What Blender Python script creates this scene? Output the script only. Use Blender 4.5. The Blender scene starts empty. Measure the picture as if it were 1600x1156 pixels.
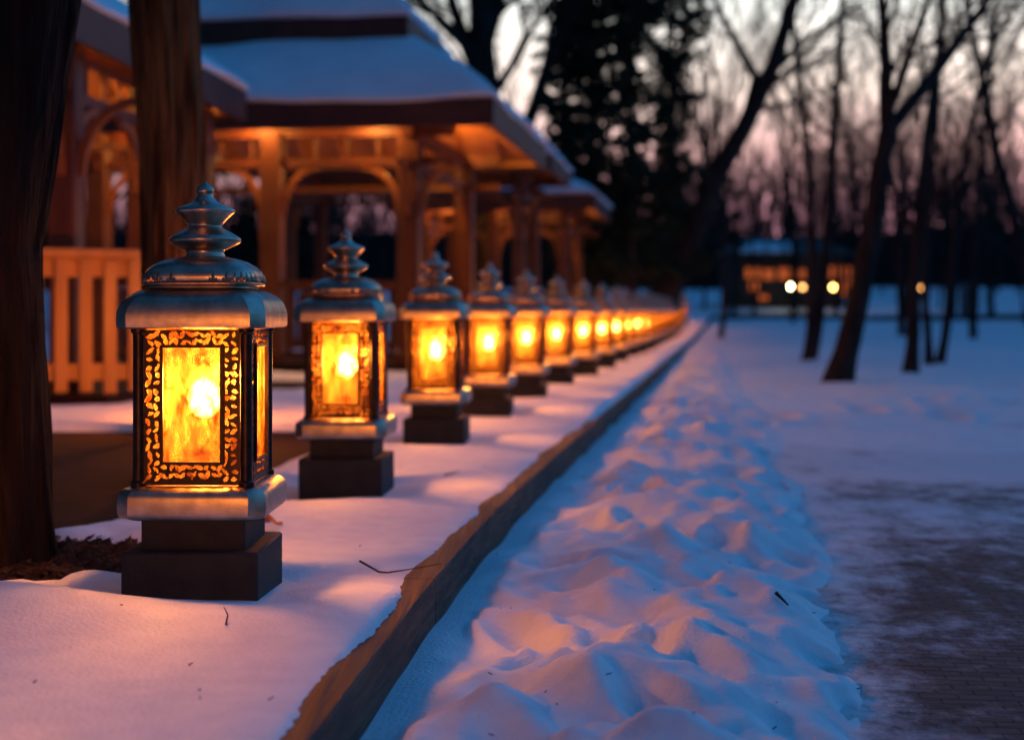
import bpy, bmesh, math, random
from mathutils import Vector, Matrix, noise
R = math.radians
scene = bpy.context.scene
col = scene.collection
F = 2222.0; HZ = 485.0; CAMZ = 0.6

def sm(a, b, x):
    t = max(0.0, min(1.0, (x - a) / (b - a))); return t * t * (3 - 2 * t)
def W(px, py, Y):
    return Vector(((px - 800) / F * Y, Y, CAMZ - (py - HZ) / F * Y))
def nz(x, y, z=0.0): return noise.noise(Vector((x, y, z)))
def interp(tab, v):
    if v <= tab[0][0]:
        (a, b), (c, d) = tab[0], tab[1]
    elif v >= tab[-1][0]:
        (a, b), (c, d) = tab[-2], tab[-1]
    else:
        for i in range(len(tab) - 1):
            if tab[i][0] <= v <= tab[i + 1][0]:
                (a, b), (c, d) = tab[i], tab[i + 1]; break
    return b + (d - b) * (v - a) / (c - a)

# ------------------------------------------------------------ materials
def mat(name):
    m = bpy.data.materials.new(name); m.use_nodes = True
    nt = m.node_tree; nt.nodes.clear()
    out = nt.nodes.new('ShaderNodeOutputMaterial')
    return m, nt, out
def N(nt, t, **kw):
    n = nt.nodes.new(t)
    for k, v in kw.items():
        if k.startswith('i_'): n.inputs[k[2:].replace('_', ' ')].default_value = v
        else: setattr(n, k, v)
    return n
def simple(name, c1, c2, scale=8, rough=.7, metal=0.0, bump=.2, bscale=None, stretch=(1, 1, 1), detail=6, ramp=(.35, .65), bdist=.01, spec=.5):
    m, nt, out = mat(name)
    tc = N(nt, 'ShaderNodeTexCoord'); mp = N(nt, 'ShaderNodeMapping'); mp.inputs['Scale'].default_value = stretch
    nt.links.new(tc.outputs['Object'], mp.inputs['Vector'])
    ns = N(nt, 'ShaderNodeTexNoise'); ns.inputs['Scale'].default_value = scale; ns.inputs['Detail'].default_value = detail
    nt.links.new(mp.outputs[0], ns.inputs['Vector'])
    cr = N(nt, 'ShaderNodeValToRGB'); cr.color_ramp.elements[0].position = ramp[0]; cr.color_ramp.elements[1].position = ramp[1]
    cr.color_ramp.elements[0].color = (*c1, 1); cr.color_ramp.elements[1].color = (*c2, 1)
    nt.links.new(ns.outputs['Fac'], cr.inputs['Fac'])
    b = N(nt, 'ShaderNodeBsdfPrincipled'); b.inputs['Roughness'].default_value = rough; b.inputs['Metallic'].default_value = metal
    b.inputs['Specular IOR Level'].default_value = spec
    nt.links.new(cr.outputs[0], b.inputs['Base Color'])
    if bump:
        n2 = N(nt, 'ShaderNodeTexNoise'); n2.inputs['Scale'].default_value = bscale or scale * 3; n2.inputs['Detail'].default_value = 5
        nt.links.new(mp.outputs[0], n2.inputs['Vector'])
        bp = N(nt, 'ShaderNodeBump'); bp.inputs['Strength'].default_value = bump; bp.inputs['Distance'].default_value = bdist
        nt.links.new(n2.outputs['Fac'], bp.inputs['Height']); nt.links.new(bp.outputs[0], b.inputs['Normal'])
    nt.links.new(b.outputs[0], out.inputs[0])
    return m
def emis(name, c, s):
    m, nt, out = mat(name); e = N(nt, 'ShaderNodeEmission'); e.inputs[0].default_value = (*c, 1); e.inputs[1].default_value = s
    nt.links.new(e.outputs[0], out.inputs[0]); return m

M = {}
M['snow'] = simple('snow', (.74, .77, .82), (.84, .85, .87), scale=14, rough=.7, bump=.6, bscale=110, bdist=.006, spec=.15)
M['roof_snow'] = simple('roof_snow', (.74, .77, .82), (.82, .84, .87), scale=3, rough=.8, bump=.3, bscale=8, bdist=.03, spec=.2)
M['stone'] = simple('plinth_stone', (.005, .0055, .007), (.014, .014, .015), scale=22, rough=.75, bump=.4, bscale=120, bdist=.003)
M['metal'] = simple('silver_metal', (.36, .285, .215), (.56, .45, .35), scale=30, rough=.36, metal=1.0, bump=.12, bscale=160, bdist=.002)
M['dark_metal'] = simple('dark_bronze', (.020, .010, .007), (.042, .020, .012), scale=60, rough=.38, metal=.7, bump=.3, bscale=150, bdist=.002)
M['copper'] = simple('copper_relief', (.30, .14, .08), (.5, .26, .16), scale=60, rough=.35, metal=1.0, bump=.3, bscale=150, bdist=.002)
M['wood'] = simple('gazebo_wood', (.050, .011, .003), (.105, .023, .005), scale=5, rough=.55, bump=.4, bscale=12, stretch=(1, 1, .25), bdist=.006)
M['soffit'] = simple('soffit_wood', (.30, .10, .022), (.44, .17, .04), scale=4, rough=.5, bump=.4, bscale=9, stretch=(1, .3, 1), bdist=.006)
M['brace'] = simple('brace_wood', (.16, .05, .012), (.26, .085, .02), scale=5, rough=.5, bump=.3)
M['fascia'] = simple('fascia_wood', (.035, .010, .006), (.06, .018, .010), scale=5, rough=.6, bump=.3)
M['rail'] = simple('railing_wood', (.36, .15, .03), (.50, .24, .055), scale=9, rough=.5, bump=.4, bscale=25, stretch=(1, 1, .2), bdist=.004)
M['timber'] = simple('kerb_timber', (.014, .009, .007), (.10, .052, .028), scale=34, rough=.75, bump=1.0, bscale=60, stretch=(1, .06, 1), bdist=.012)
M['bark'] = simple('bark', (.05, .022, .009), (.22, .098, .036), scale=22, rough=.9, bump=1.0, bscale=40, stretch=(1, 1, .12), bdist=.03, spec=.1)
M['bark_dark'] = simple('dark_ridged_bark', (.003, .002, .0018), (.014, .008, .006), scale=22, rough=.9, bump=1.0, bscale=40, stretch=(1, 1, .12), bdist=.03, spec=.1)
M['bark_far'] = simple('dark_bark', (.018, .015, .014), (.04, .032, .028), scale=8, rough=.95, bump=.5, stretch=(1, 1, .3), spec=.1)
M['twig'] = simple('twig', (.02, .016, .015), (.04, .03, .027), scale=8, rough=.95, bump=0, spec=.1)
M['needles'] = simple('needles', (.012, .02, .012), (.03, .045, .025), scale=3, rough=.9, bump=0, spec=.1)
M['soil'] = simple('soil', (.012, .008, .006), (.05, .03, .02), scale=30, rough=.95, bump=1, bscale=60, bdist=.02, spec=.1)
M['leaf'] = simple('dry_leaf', (.30, .06, .015), (.45, .11, .03), scale=40, rough=.7, bump=.5)
M['roof_tile'] = simple('roof_boards', (.03, .015, .01), (.06, .03, .02), scale=8, rough=.8, bump=.4)
M['house_wall'] = simple('house_wall', (.02, .016, .016), (.04, .03, .03), scale=3, rough=.9, bump=.2)
M['grey_post'] = simple('grey_concrete', (.10, .10, .10), (.16, .16, .16), scale=6, rough=.9, bump=.3)
M['hill'] = simple('wooded_hill', (.010, .009, .012), (.028, .024, .03), scale=.4, rough=1, bump=1, bscale=1.2, bdist=.8, spec=0)
def bulb_mat():
    m, nt, out = mat('lit_bulb'); e = N(nt, 'ShaderNodeEmission'); e.inputs[0].default_value = (1, .68, .30, 1)
    lw = N(nt, 'ShaderNodeLayerWeight'); lw.inputs['Blend'].default_value = .5
    a = N(nt, 'ShaderNodeMath', operation='SUBTRACT'); a.inputs[0].default_value = 1.0; nt.links.new(lw.outputs['Facing'], a.inputs[1])
    b = N(nt, 'ShaderNodeMath', operation='POWER'); b.inputs[1].default_value = 2.6; nt.links.new(a.outputs[0], b.inputs[0])
    c = N(nt, 'ShaderNodeMath', operation='MULTIPLY_ADD'); c.inputs[1].default_value = 150; c.inputs[2].default_value = 2.2; nt.links.new(b.outputs[0], c.inputs[0])
    nt.links.new(c.outputs[0], e.inputs[1]); nt.links.new(e.outputs[0], out.inputs[0]); return m
M['bulb'] = bulb_mat()
M['bulb_small'] = emis('lit_bulb_small', (1, .55, .18), 40)
M['lit_window'] = emis('lit_window', (1, .20, .05), .45)
M['lamp_white'] = emis('lamp_white', (1, .93, .45), 48)
M['lamp_amber'] = emis('lamp_amber', (1, .50, .12), 26)
M['lamp_dim'] = emis('lamp_dim', (1, .42, .12), 9)

def glass_mat(name='amber_glass', k=1.0):
    m, nt, out = mat(name)
    tc = N(nt, 'ShaderNodeTexCoord'); mp = N(nt, 'ShaderNodeMapping'); mp.inputs['Scale'].default_value = (1, 1, .55)
    nt.links.new(tc.outputs['Object'], mp.inputs['Vector'])
    n1 = N(nt, 'ShaderNodeTexNoise'); n1.inputs['Scale'].default_value = 34; n1.inputs['Detail'].default_value = 8; n1.inputs['Roughness'].default_value = .72
    n1.inputs['Distortion'].default_value = .8
    nt.links.new(mp.outputs[0], n1.inputs['Vector'])
    cr = N(nt, 'ShaderNodeValToRGB'); e = cr.color_ramp.elements
    e[0].position = .36; e[0].color = (.05 * k, .012 * k, .001, 1); e[1].position = .66; e[1].color = (.23 * k, .118 * k * k, .026 * k * k, 1)
    nt.links.new(n1.outputs['Fac'], cr.inputs['Fac'])
    tl = N(nt, 'ShaderNodeBsdfTranslucent'); nt.links.new(cr.outputs[0], tl.inputs['Color'])
    tr = N(nt, 'ShaderNodeBsdfTransparent'); tr.inputs[0].default_value = (.97, .78, .50, 1)
    ct = N(nt, 'ShaderNodeValToRGB'); q = ct.color_ramp.elements
    q[0].position = .34; q[0].color = (.42 * k, .17 * k, .04 * k, 1); q[1].position = .60; q[1].color = (.98 * k, .80 * k * k, .52 * k * k, 1)
    nt.links.new(n1.outputs['Fac'], ct.inputs['Fac']); nt.links.new(ct.outputs[0], tr.inputs[0])
    gl = N(nt, 'ShaderNodeBsdfGlossy'); gl.inputs['Color'].default_value = (.8, .7, .6, 1); gl.inputs['Roughness'].default_value = .18
    bp = N(nt, 'ShaderNodeBump'); bp.inputs['Strength'].default_value = .4; bp.inputs['Distance'].default_value = .003
    nt.links.new(n1.outputs['Fac'], bp.inputs['Height']); nt.links.new(bp.outputs[0], gl.inputs['Normal'])
    m1 = N(nt, 'ShaderNodeMixShader'); m1.inputs[0].default_value = GLASS_TR
    nt.links.new(tl.outputs[0], m1.inputs[1]); nt.links.new(tr.outputs[0], m1.inputs[2])
    m2 = N(nt, 'ShaderNodeMixShader'); m2.inputs[0].default_value = .05
    nt.links.new(m1.outputs[0], m2.inputs[1]); nt.links.new(gl.outputs[0], m2.inputs[2])
    nt.links.new(m2.outputs[0], out.inputs[0]); return m
GLASS_TR = .66
M['glass'] = glass_mat(); M['border_glass'] = glass_mat('dark_amber_glass', .92)

def paving_mat():
    m, nt, out = mat('brick_paving')
    tc = N(nt, 'ShaderNodeTexCoord'); mp = N(nt, 'ShaderNodeMapping'); mp.inputs['Rotation'].default_value = (0, 0, R(8))
    nt.links.new(tc.outputs['Object'], mp.inputs['Vector'])
    br = N(nt, 'ShaderNodeTexBrick'); br.inputs['Scale'].default_value = 7
    br.inputs['Color1'].default_value = (.115, .064, .050, 1); br.inputs['Color2'].default_value = (.070, .042, .034, 1); br.inputs['Mortar'].default_value = (.014, .011, .010, 1)
    br.inputs['Mortar Size'].default_value = .02; br.inputs['Mortar Smooth'].default_value = .3
    nt.links.new(mp.outputs[0], br.inputs['Vector'])
    L = nt.links.new
    sx = N(nt, 'ShaderNodeSeparateXYZ'); L(tc.outputs['Object'], sx.inputs[0])
    def mth(op, a, b=None, clamp=False):
        n = N(nt, 'ShaderNodeMath', operation=op); n.use_clamp = clamp
        for k, q in enumerate((a, b)):
            if q is None: continue
            if isinstance(q, (int, float)): n.inputs[k].default_value = q
            else: L(q, n.inputs[k])
        return n.outputs[0]
    def mr(v, a, b, c=0.0, d=1.0):
        n = N(nt, 'ShaderNodeMapRange'); n.interpolation_type = 'SMOOTHSTEP'; L(v, n.inputs['Value'])
        for k, q in zip(('From Min', 'From Max', 'To Min', 'To Max'), (a, b, c, d)): n.inputs[k].default_value = q
        return n.outputs[0]
    def nse(sc, st, det=6, rg=.6):
        m2 = N(nt, 'ShaderNodeMapping'); m2.inputs['Scale'].default_value = st; L(tc.outputs['Object'], m2.inputs['Vector'])
        n = N(nt, 'ShaderNodeTexNoise'); n.inputs['Scale'].default_value = sc; n.inputs['Detail'].default_value = det; n.inputs['Roughness'].default_value = rg
        L(m2.outputs[0], n.inputs['Vector']); return n.outputs['Fac']
    X, Yc = sx.outputs['X'], sx.outputs['Y']
    d = mth('SUBTRACT', mth('SUBTRACT', X, mth('MULTIPLY', Yc, .135)), .36)
    dn = mth('SUBTRACT', mth('SUBTRACT', X, mth('MULTIPLY', Yc, .21)), .03)
    near = mth('MULTIPLY', mr(Yc, 6.0, 3.3), mr(dn, -.10, .30))
    yb = mth('SUBTRACT', Yc, mth('SUBTRACT', 6.35, mth('MULTIPLY', X, .38)))
    band = mth('MULTIPLY', mth('MULTIPLY', mr(mth('ABSOLUTE', yb), .75, .05), mr(d, .0, .25)), .55)
    n1 = mth('SUBTRACT', nse(1.7, (1, .9, 1)), .5); n2 = mth('SUBTRACT', nse(7, (1, .75, 1), 9, .75), .5)
    tot = mth('ADD', mth('ADD', mth('ADD', near, band), mth('MULTIPLY', n1, 1.5)), mth('MULTIPLY', n2, 2.4))
    bare = mr(tot, -.04, 1.0)
    mx = N(nt, 'ShaderNodeMix', data_type='RGBA'); L(bare, mx.inputs['Factor'])
    mx.inputs['A'].default_value = (.72, .73, .77, 1); L(br.outputs['Color'], mx.inputs['B'])
    b = N(nt, 'ShaderNodeBsdfPrincipled'); b.inputs['Roughness'].default_value = .8
    nt.links.new(mx.outputs['Result'], b.inputs['Base Color'])
    bp = N(nt, 'ShaderNodeBump'); bp.inputs['Strength'].default_value = .7; bp.inputs['Distance'].default_value = .02
    L(mth('SUBTRACT', mth('MULTIPLY', nse(9, (1, 2.5, 1), 6, .6), .8), mth('MULTIPLY', br.outputs['Fac'], .25)), bp.inputs['Height']); nt.links.new(bp.outputs[0], b.inputs['Normal'])
    nt.links.new(b.outputs[0], out.inputs[0]); return m
M['paving'] = paving_mat()
M['walk'] = simple('terrace_paving', (.010, .005, .003), (.026, .012, .008), scale=6, spec=.12, rough=.9, bump=.6, bscale=30, bdist=.004)

# ------------------------------------------------------------ mesh helpers
class MB:
    def __init__(s): s.v = []; s.f = []
    def add(s, vs, fs):
        o = len(s.v); s.v += [tuple(p) for p in vs]; s.f += [tuple(i + o for i in f) for f in fs]; return s
    def box(s, c, h, m=None, bev=0):
        if bev:
            b = bev; hx, hy, hz = h
            rings = []
            for z, ins in ((-hz, b), (-hz + b, 0), (hz - b, 0), (hz, b)):
                x, y = hx - ins, hy - ins; k = b if ins == 0 else b * .4
                rings.append([(x, -y + k, z), (x, y - k, z), (x - k, y, z), (-x + k, y, z), (-x, y - k, z), (-x, -y + k, z), (-x + k, -y, z), (x - k, -y, z)])
            vs = [Vector(p) for r in rings for p in r]; fs = []
            for i in range(3):
                for j in range(8): fs.append((i * 8 + j, i * 8 + (j + 1) % 8, i * 8 + 8 + (j + 1) % 8, i * 8 + 8 + j))
            fs.append(tuple(range(7, -1, -1))); fs.append(tuple(range(24, 32)))
        else:
            vs = [Vector((x * h[0], y * h[1], z * h[2])) for x in (-1, 1) for y in (-1, 1) for z in (-1, 1)]
            fs = [(0, 1, 3, 2), (4, 6, 7, 5), (0, 4, 5, 1), (2, 3, 7, 6), (0, 2, 6, 4), (1, 5, 7, 3)]
        if m is not None: vs = [m @ p for p in vs]
        return s.add([p + Vector(c) for p in vs], fs)
    def beam(s, a, b, w, h):      # rectangular bar from a to b
        a = Vector(a); b = Vector(b); d = b - a; L = d.length; d.normalize()
        up = Vector((0, 0, 1)) if abs(d.z) < .95 else Vector((1, 0, 0))
        x = d.cross(up).normalized(); z = x.cross(d)
        m = Matrix((x, d, z)).transposed()
        return s.box((a + b) / 2, (w / 2, L / 2, h / 2), m)
    def rings(s, rings, cap=True):
        n = len(rings[0]); vs = [p for r in rings for p in r]; fs = []
        for i in range(len(rings) - 1):
            for j in range(n): fs.append((i * n + j, i * n + (j + 1) % n, (i + 1) * n + (j + 1) % n, (i + 1) * n + j))
        if cap:
            fs.append(tuple(range(n - 1, -1, -1))); fs.append(tuple(range((len(rings) - 1) * n, len(rings) * n)))
        return s.add(vs, fs)
    def tube(s, pts, rad, n=6, cap=True):
        rs = []; prev = None
        for i, p in enumerate(pts):
            d = (pts[min(i + 1, len(pts) - 1)] - pts[max(i - 1, 0)])
            if d.length < 1e-9: d = Vector((0, 0, 1))
            d.normalize()
            if prev is None: u = d.orthogonal().normalized()
            else:
                u = prev - d * prev.dot(d)
                u = u.normalized() if u.length > 1e-6 else d.orthogonal().normalized()
            prev = u; w = d.cross(u)
            rs.append([p + (u * math.cos(2 * math.pi * k / n) + w * math.sin(2 * math.pi * k / n)) * rad[i] for k in range(n)])
        return s.rings(rs, cap)
    def mesh(s, name, m, smooth=None, fix=False):
        me = bpy.data.meshes.new(name); me.from_pydata(s.v, [], s.f)
        if fix:
            bm = bmesh.new(); bm.from_mesh(me); bmesh.ops.recalc_face_normals(bm, faces=bm.faces); bm.to_mesh(me); bm.free()
        me.materials.append(m)
        if smooth is not None:
            me.polygons.foreach_set('use_smooth', [True] * len(me.polygons))
            me.set_sharp_from_angle(angle=R(smooth))
        me.update(); return me
    def obj(s, name, m, parent=None, smooth=None, fix=False, loc=None):
        return link(name, s.mesh(name, m, smooth, fix), parent, loc)
def link(name, data, parent=None, loc=None):
    o = bpy.data.objects.new(name, data); col.objects.link(o)
    if parent: o.parent = parent
    if loc is not None: o.location = loc
    return o
def tag(o, label=None, cat=None, group=None, kind=None):
    if label: o['label'] = label
    if cat: o['category'] = cat
    if group: o['group'] = group
    if kind: o['kind'] = kind
    return o
def empty(name, loc=(0, 0, 0), rz=0, **k):
    o = link(name, None, None, loc); o.rotation_euler = (0, 0, rz); o.empty_display_size = .2
    return tag(o, **k)
def kids(o): return [c for c in bpy.data.objects if c.parent == o]
def copy_tree(o, parent=None):
    c = o.copy(); col.objects.link(c); c.parent = parent
    for ch in CH.get(o.name, None) or kids(o): copy_tree(ch, c)
    return c
CH = {}

# ------------------------------------------------------------ terrain
def rise(Y): return .42 * sm(29, 47, Y) + 1.5 * sm(48, 78, Y)
KERB = [(1.0, -.36), (2.3, -.245), (3.37, -.15), (4.6, .0), (6.5, .29), (8.2, .55), (11.1, 1.0), (14.5, 1.5), (20, 2.32), (29.6, 3.8), (38, 5.1), (44, 6.2)]
ROW = [(2.99, -.645), (4.79, -.554), (6.5, -.342), (8.0, -.137), (9.5, .094), (11.0, .337), (12.5, .619), (14., .88), (20, 1.85), (30, 3.35), (40, 4.85)]
_KC = {}
def kx(Y):
    q = round(Y * 200)
    if q not in _KC: _KC[q] = sum(interp(KERB, Y + i * .11 * max(1.5, abs(Y)) ) for i in (-2, -1, 0, 1, 2)) / 5
    return _KC[q]
def bound(Y): return .36 + .135 * Y - .07 * (1 - sm(2.4, 4.4, Y))
random.seed(4)
foot = []
for i in range(150):
    Y = 2.0 * (1.018 ** i) + random.uniform(-.1, .1)
    if Y > 24: break
    c0 = kx(Y) + .12; c1 = bound(Y) + .05
    foot.append((random.uniform(c0, c1), Y, random.uniform(.05, .09), random.uniform(.09, .16), random.uniform(-.8, .5), random.uniform(.012, .04)))
for i in range(120):
    foot.append((random.uniform(.3, 6), random.uniform(8, 24), .12, .2, random.uniform(-1, 1), .04))
FG = {}
for f in foot: FG.setdefault(int(f[1] * 2), []).append(f)
def heap(x, Y):
    k = kx(Y); b = bound(Y); w = b - k
    t = (x - k) / w
    e = sm(-.02, .35, t) * (1 - sm(.62, 1.12, t))
    return e
def gnd(x, Y):
    z = -.125 + rise(Y)
    k = kx(Y)
    if x < k - .12: return z - .05
    nearf = 1 - sm(14, 30, Y)
    e = heap(x, Y)
    l = nz(x * 2.1 + 3, Y * 1.5) * .05 + nz(x * 5.0, Y * 4.0, 4) * .055 + nz(x * 11.5, Y * 11, 9) * .016 + nz(x * 26, Y * 22, 9) * .008 - abs(nz(x * 7.5, Y * 6, 19)) * .020 + .006
    z += e * (.050 + l) * (.3 + .7 * nearf)
    # drift against the kerb
    z += .028 * (1 - sm(.02, .22, x - k)) * (1 + .8 * nz(Y * 2.2, 1))
    far = sm(.2, 1.2, x - bound(Y))
    z += sm(6.5, 9, Y) * far * (nz(x * .7, Y * .5, 2) * .05 + nz(x * 2.2, Y * 1.6, 3) * .025 + .02)
    # bare path
    d = x - bound(Y) + .12 * nz(Y * 1.3, 7.7)
    if d > -.3 and Y < 12:
        z += -.035 * sm(-.16 + .12 * nz(x * 2, Y * 3, 11), .10, d) * (1 - sm(6.6, 8.6, Y + .5 * nz(x * 1.2, Y, 15)))
    # footprints
    if Y < 25:
        for q in (int(Y * 2) - 1, int(Y * 2), int(Y * 2) + 1):
            for fx, fy, a, bb, an, dep in FG.get(q, ()):
                dx = x - fx; dy = Y - fy
                if abs(dx) > .35 or abs(dy) > .35: continue
                u = dx * math.cos(an) + dy * math.sin(an); v = -dx * math.sin(an) + dy * math.cos(an)
                r2 = (u / a) ** 2 + (v / bb) ** 2
                if r2 < 5: z += (-dep * math.exp(-r2 * 1.3) + dep * .45 * math.exp(-(math.sqrt(r2) - 1.35) ** 2 * 5)) * (1 if e > .2 or Y > 9 else .12)
    if Y > 20: z += nz(x * .12, Y * .1, 5) * .06
    return z
def axis(lo, hi, fine_lo, fine_hi, st, grow=1.12):
    a = []; x = fine_lo
    while x < fine_hi: a.append(x); x += st
    s = st
    while x < hi: a.append(x); s *= grow; x += s
    a.append(hi); b = []; s = st * grow; x = fine_lo - s
    while x > lo: b.append(x); s *= grow; x -= s
    b.append(lo); return b[::-1] + a
def ygeo(lo, hi, r, mx=4):
    a = [lo]
    while a[-1] < hi: a.append(a[-1] + min(mx, a[-1] * r))
    return a
def grid(xs, ys, fn):
    v = [(x, y, fn(x, y)) for y in ys for x in xs]; n = len(xs); f = []
    for j in range(len(ys) - 1):
        for i in range(n - 1):
            a = j * n + i; f.append((a, a + 1, a + n + 1, a + n))
    m = MB(); m.v = v; m.f = f; return m
xs = axis(-140, 140, -.42, 3.2, .016, 1.13); ys = ygeo(-6 + 7.2, 150, .0062)
ys = [-20, -8, -3, 0, .7] + ys
g = grid(xs, ys, gnd).obj('snowy_ground', M['snow'], smooth=60); tag(g, kind='structure')
g = grid([.05 + .5 * i for i in range(-3, 26)], [-4 + .5 * i for i in range(0, 34)], lambda x, y: -.136 if x > kx(y) + .1 else -.2).obj('path', M['paving']); tag(g, kind='structure')

LANT = []
Y = 2.99
ycs = [2.99, 4.79, 6.5, 8.0, 9.5, 11.0, 12.5, 14.0]
while ycs[-1] < 38: ycs.append(ycs[-1] + 1.55)
for y in ycs: LANT.append((interp(ROW, y), y))

def xleft(Y):
    return interp([(0, -30), (3.45, -30), (3.6, -1.32), (3.78, -1.24), (4.23, -1.14), (5.27, -.83), (6.6, -.75), (7.3, -1.0), (7.55, -30), (9.25, -30), (9.4, -1.9), (10.5, -1.5), (12.6, -1.0), (12.9, -30), (60, -30)], Y)
def ter(x, Y):
    k = kx(Y)
    z = .004 + rise(Y) + nz(x * 1.1, Y * .8, 21) * .018 + nz(x * 1.9, Y * 1.9, 27) * .016 + nz(x * 3.2, Y * 2.4, 22) * .007 + nz(x * 14, Y * 12, 23) * .0015
    if Y > 40: z -= .3 * sm(40, 43, Y)
    # rounded lip at the kerb
    e = k - .016 + .008 * nz(Y * 2.3, 5) + .009 * nz(Y * 9, 6) + .007 * nz(Y * 38, 6) + .004 * nz(Y * 110, 6) - x
    z += .012 * sm(.0, .12, e)
    if e < .05: z -= .06 * (1 - sm(-.02, .05, e)) 
    if e < -.012: z -= .10
    if x > k - .032: z = min(z, rise(Y) - .12)
    # warmed hollows round the plinths and heaped snow in front of the first
    for lx, ly in LANT[:8]:
        dx = abs(x - lx); dy = abs(Y - ly)
        if dx < .5 and dy < .5:
            d = max(dx, dy) - .14
            z += -.022 * math.exp(-(d / .09) ** 2)
    dx = x - LANT[0][0]
    z += .060 * math.exp(-((dx + .34) / .32) ** 2 - ((Y - 2.68) / .16) ** 2)
    z += .016 * sm(.0, .5, -x - .5) * (1 - sm(2.6, 3.1, Y))
    # melted walkway on the left
    xl = xleft(Y) + .06 * nz(Y * 3, 31) + .03 * nz(Y * 9, 32)
    if Y > 3.3 and (Y < 8 or (x < -.9 and 9 < Y < 13)):
        t = sm(-.16, .05, x - xl)
        z -= (.055 if Y < 8 else .10) * (1 - t)
    # bare soil about the near trunk
    r = math.hypot((x + 1.18) / .48, (Y - 3.42) / .42) + .35 * nz(x * 7, Y * 7, 33)
    z -= .06 * (1 - sm(.75, 1.1, r))
    if Y > 7.5: z += .03 * sm(7.5, 8.2, Y) + sm(8, 12, Y) * nz(x * .8, Y * .7, 40) * .03 * sm(.5, 2, k - x)
    return z
xs = [-40, -30, -22, -16, -12, -9, -7.5, -6, -5, -4.2] + [-3.6 + .1 * i for i in range(18)]
xx = -1.82
while xx < .32: xs.append(xx); xx += .014
# rows follow the kerb: x is measured from the kerb line
def tmesh():
    ys = ygeo(.6, 43.5, .0062); ys = [-6, -3, -1, 0, .3] + ys
    ds = [0.0 - .0 + q for q in []]
    d = -.0; ds = []
    t = 0.0
    while t < 1.9: ds.append(t); t += .012 if t < .2 else .02
    s = .02
    while t < 45: ds.append(t); s *= 1.11; t += s
    m = MB(); n = len(ds)
    for y in ys:
        k = kx(y) - .0
        for q in ds:
            x = k - q; m.v.append((x, y, ter(x, y)))
    for j in range(len(ys) - 1):
        for i in range(n - 1):
            a = j * n + i; m.f.append((a, a + n, a + n + 1, a + 1))
    return m
g = tmesh().obj('terrace_snow', M['snow'], smooth=60); tag(g, kind='structure')
g = grid([-14, -8, -4, -2, -1.2, -.6, -.2], [3.0, 4, 5, 6, 7, 8.3, 10, 12, 14], lambda x, y: -.022).obj('terrace_paving', M['walk']); tag(g, kind='structure')
def soilz(x, y):
    r = math.hypot((x + 1.15) / .62, (y - 3.4) / .5)
    return -.05 + .062 * (1 - sm(.3, 1.1, r)) + (nz(x * 16, y * 16, 1) * .022 + nz(x * 40, y * 40, 2) * .010 + nz(x * 90, y * 90, 3) * .005) * (1 - sm(.8, 1.05, r))
g = grid([-1.75 + .01 * i for i in range(112)], [2.95 + .012 * i for i in range(76)], soilz).obj('soil', M['soil'], smooth=40); tag(g, kind='structure')

# timber edging: one long bent beam of laid planks
kr = empty('timber_kerb', (0, 0, 0), label='long weathered brown timber kerb edging the snowy terrace above the path', cat='kerb')
y = .8; kn = 0
while y < 41.5:
    ye = y + 2.35 + .5 * nz(kn, 7); rs = []; yy = y; dz = .006 * nz(kn, 3); dx = .004 * nz(kn, 9)
    while True:
        k = kx(yy); sl = (kx(yy + .1) - kx(yy - .1)) / .2; nx = Vector((1, -sl, 0)).normalized()
        z = rise(yy) + .004 + .004 * nz(yy * 2, 3) + dz; w = .0015 * nz(yy * 5, 8)
        rs.append([Vector((k + nx.x * (a + .06) + dx, yy + nx.y * (a + .06), z + b)) for (a, b) in ((-.150, -.16), (-.150, -.004), (-.120, 0.001), (-.095, w * .5), (-.078, .001), (-.0685, .0 + w * .5), (-.064, -.0045), (-.0645 + w * .3, -.06), (-.064, -.115), (-.065, -.16))])
        if yy >= ye: break
        yy = min(ye, yy + max(.03, yy * .006))
    MB().rings(rs).obj('plank', M['timber'], kr, smooth=14, fix=True)
    y = ye + .006; kn += 1

# ------------------------------------------------------------ lantern
def octr(h, c, z): return [Vector(p) for p in ((h, -h + c, z), (h, h - c, z), (h - c, h, z), (-h + c, h, z), (-h, h - c, z), (-h, -h + c, z), (-h + c, -h, z), (h - c, -h, z))]
def superr(h, n, z, seg=48):
    r = []
    for k in range(seg):
        t = 2 * math.pi * (k + .5) / seg; c, s = math.cos(t), math.sin(t)
        r.append(Vector((h * math.copysign(abs(c) ** (2 / n), c), h * math.copysign(abs(s) ** (2 / n), s), z)))
    return r
def leaf_holes(seed):
    rng = random.Random(seed); L = []
    # vine scrolls up both sides and across top/bottom bands of the plate: (x, z, a, b, angle)
    def run(n, f, j):
        for i in range(n):
            x, z, an = f((i + .5) / n); side = 1 if i % 2 else -1
            L.append((x + rng.uniform(-j, j), z + rng.uniform(-j, j), rng.uniform(.0055, .0105), rng.uniform(.0026, .0048), an + side * rng.uniform(.1, 1.4)))
    for sx in (-1, 1):
        for o in (-.0085, 0.0075):
            run(19, lambda t: (sx * .078 + o, .252 + t * .306, math.pi / 2), .0028)
    for z0 in (.267, .283): run(10, lambda t: (-.062 + t * .124, z0, 0), .0028)
    for z0 in (.537, .550): run(10, lambda t: (-.062 + t * .124, z0, 0), .0028)
    return L
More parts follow.
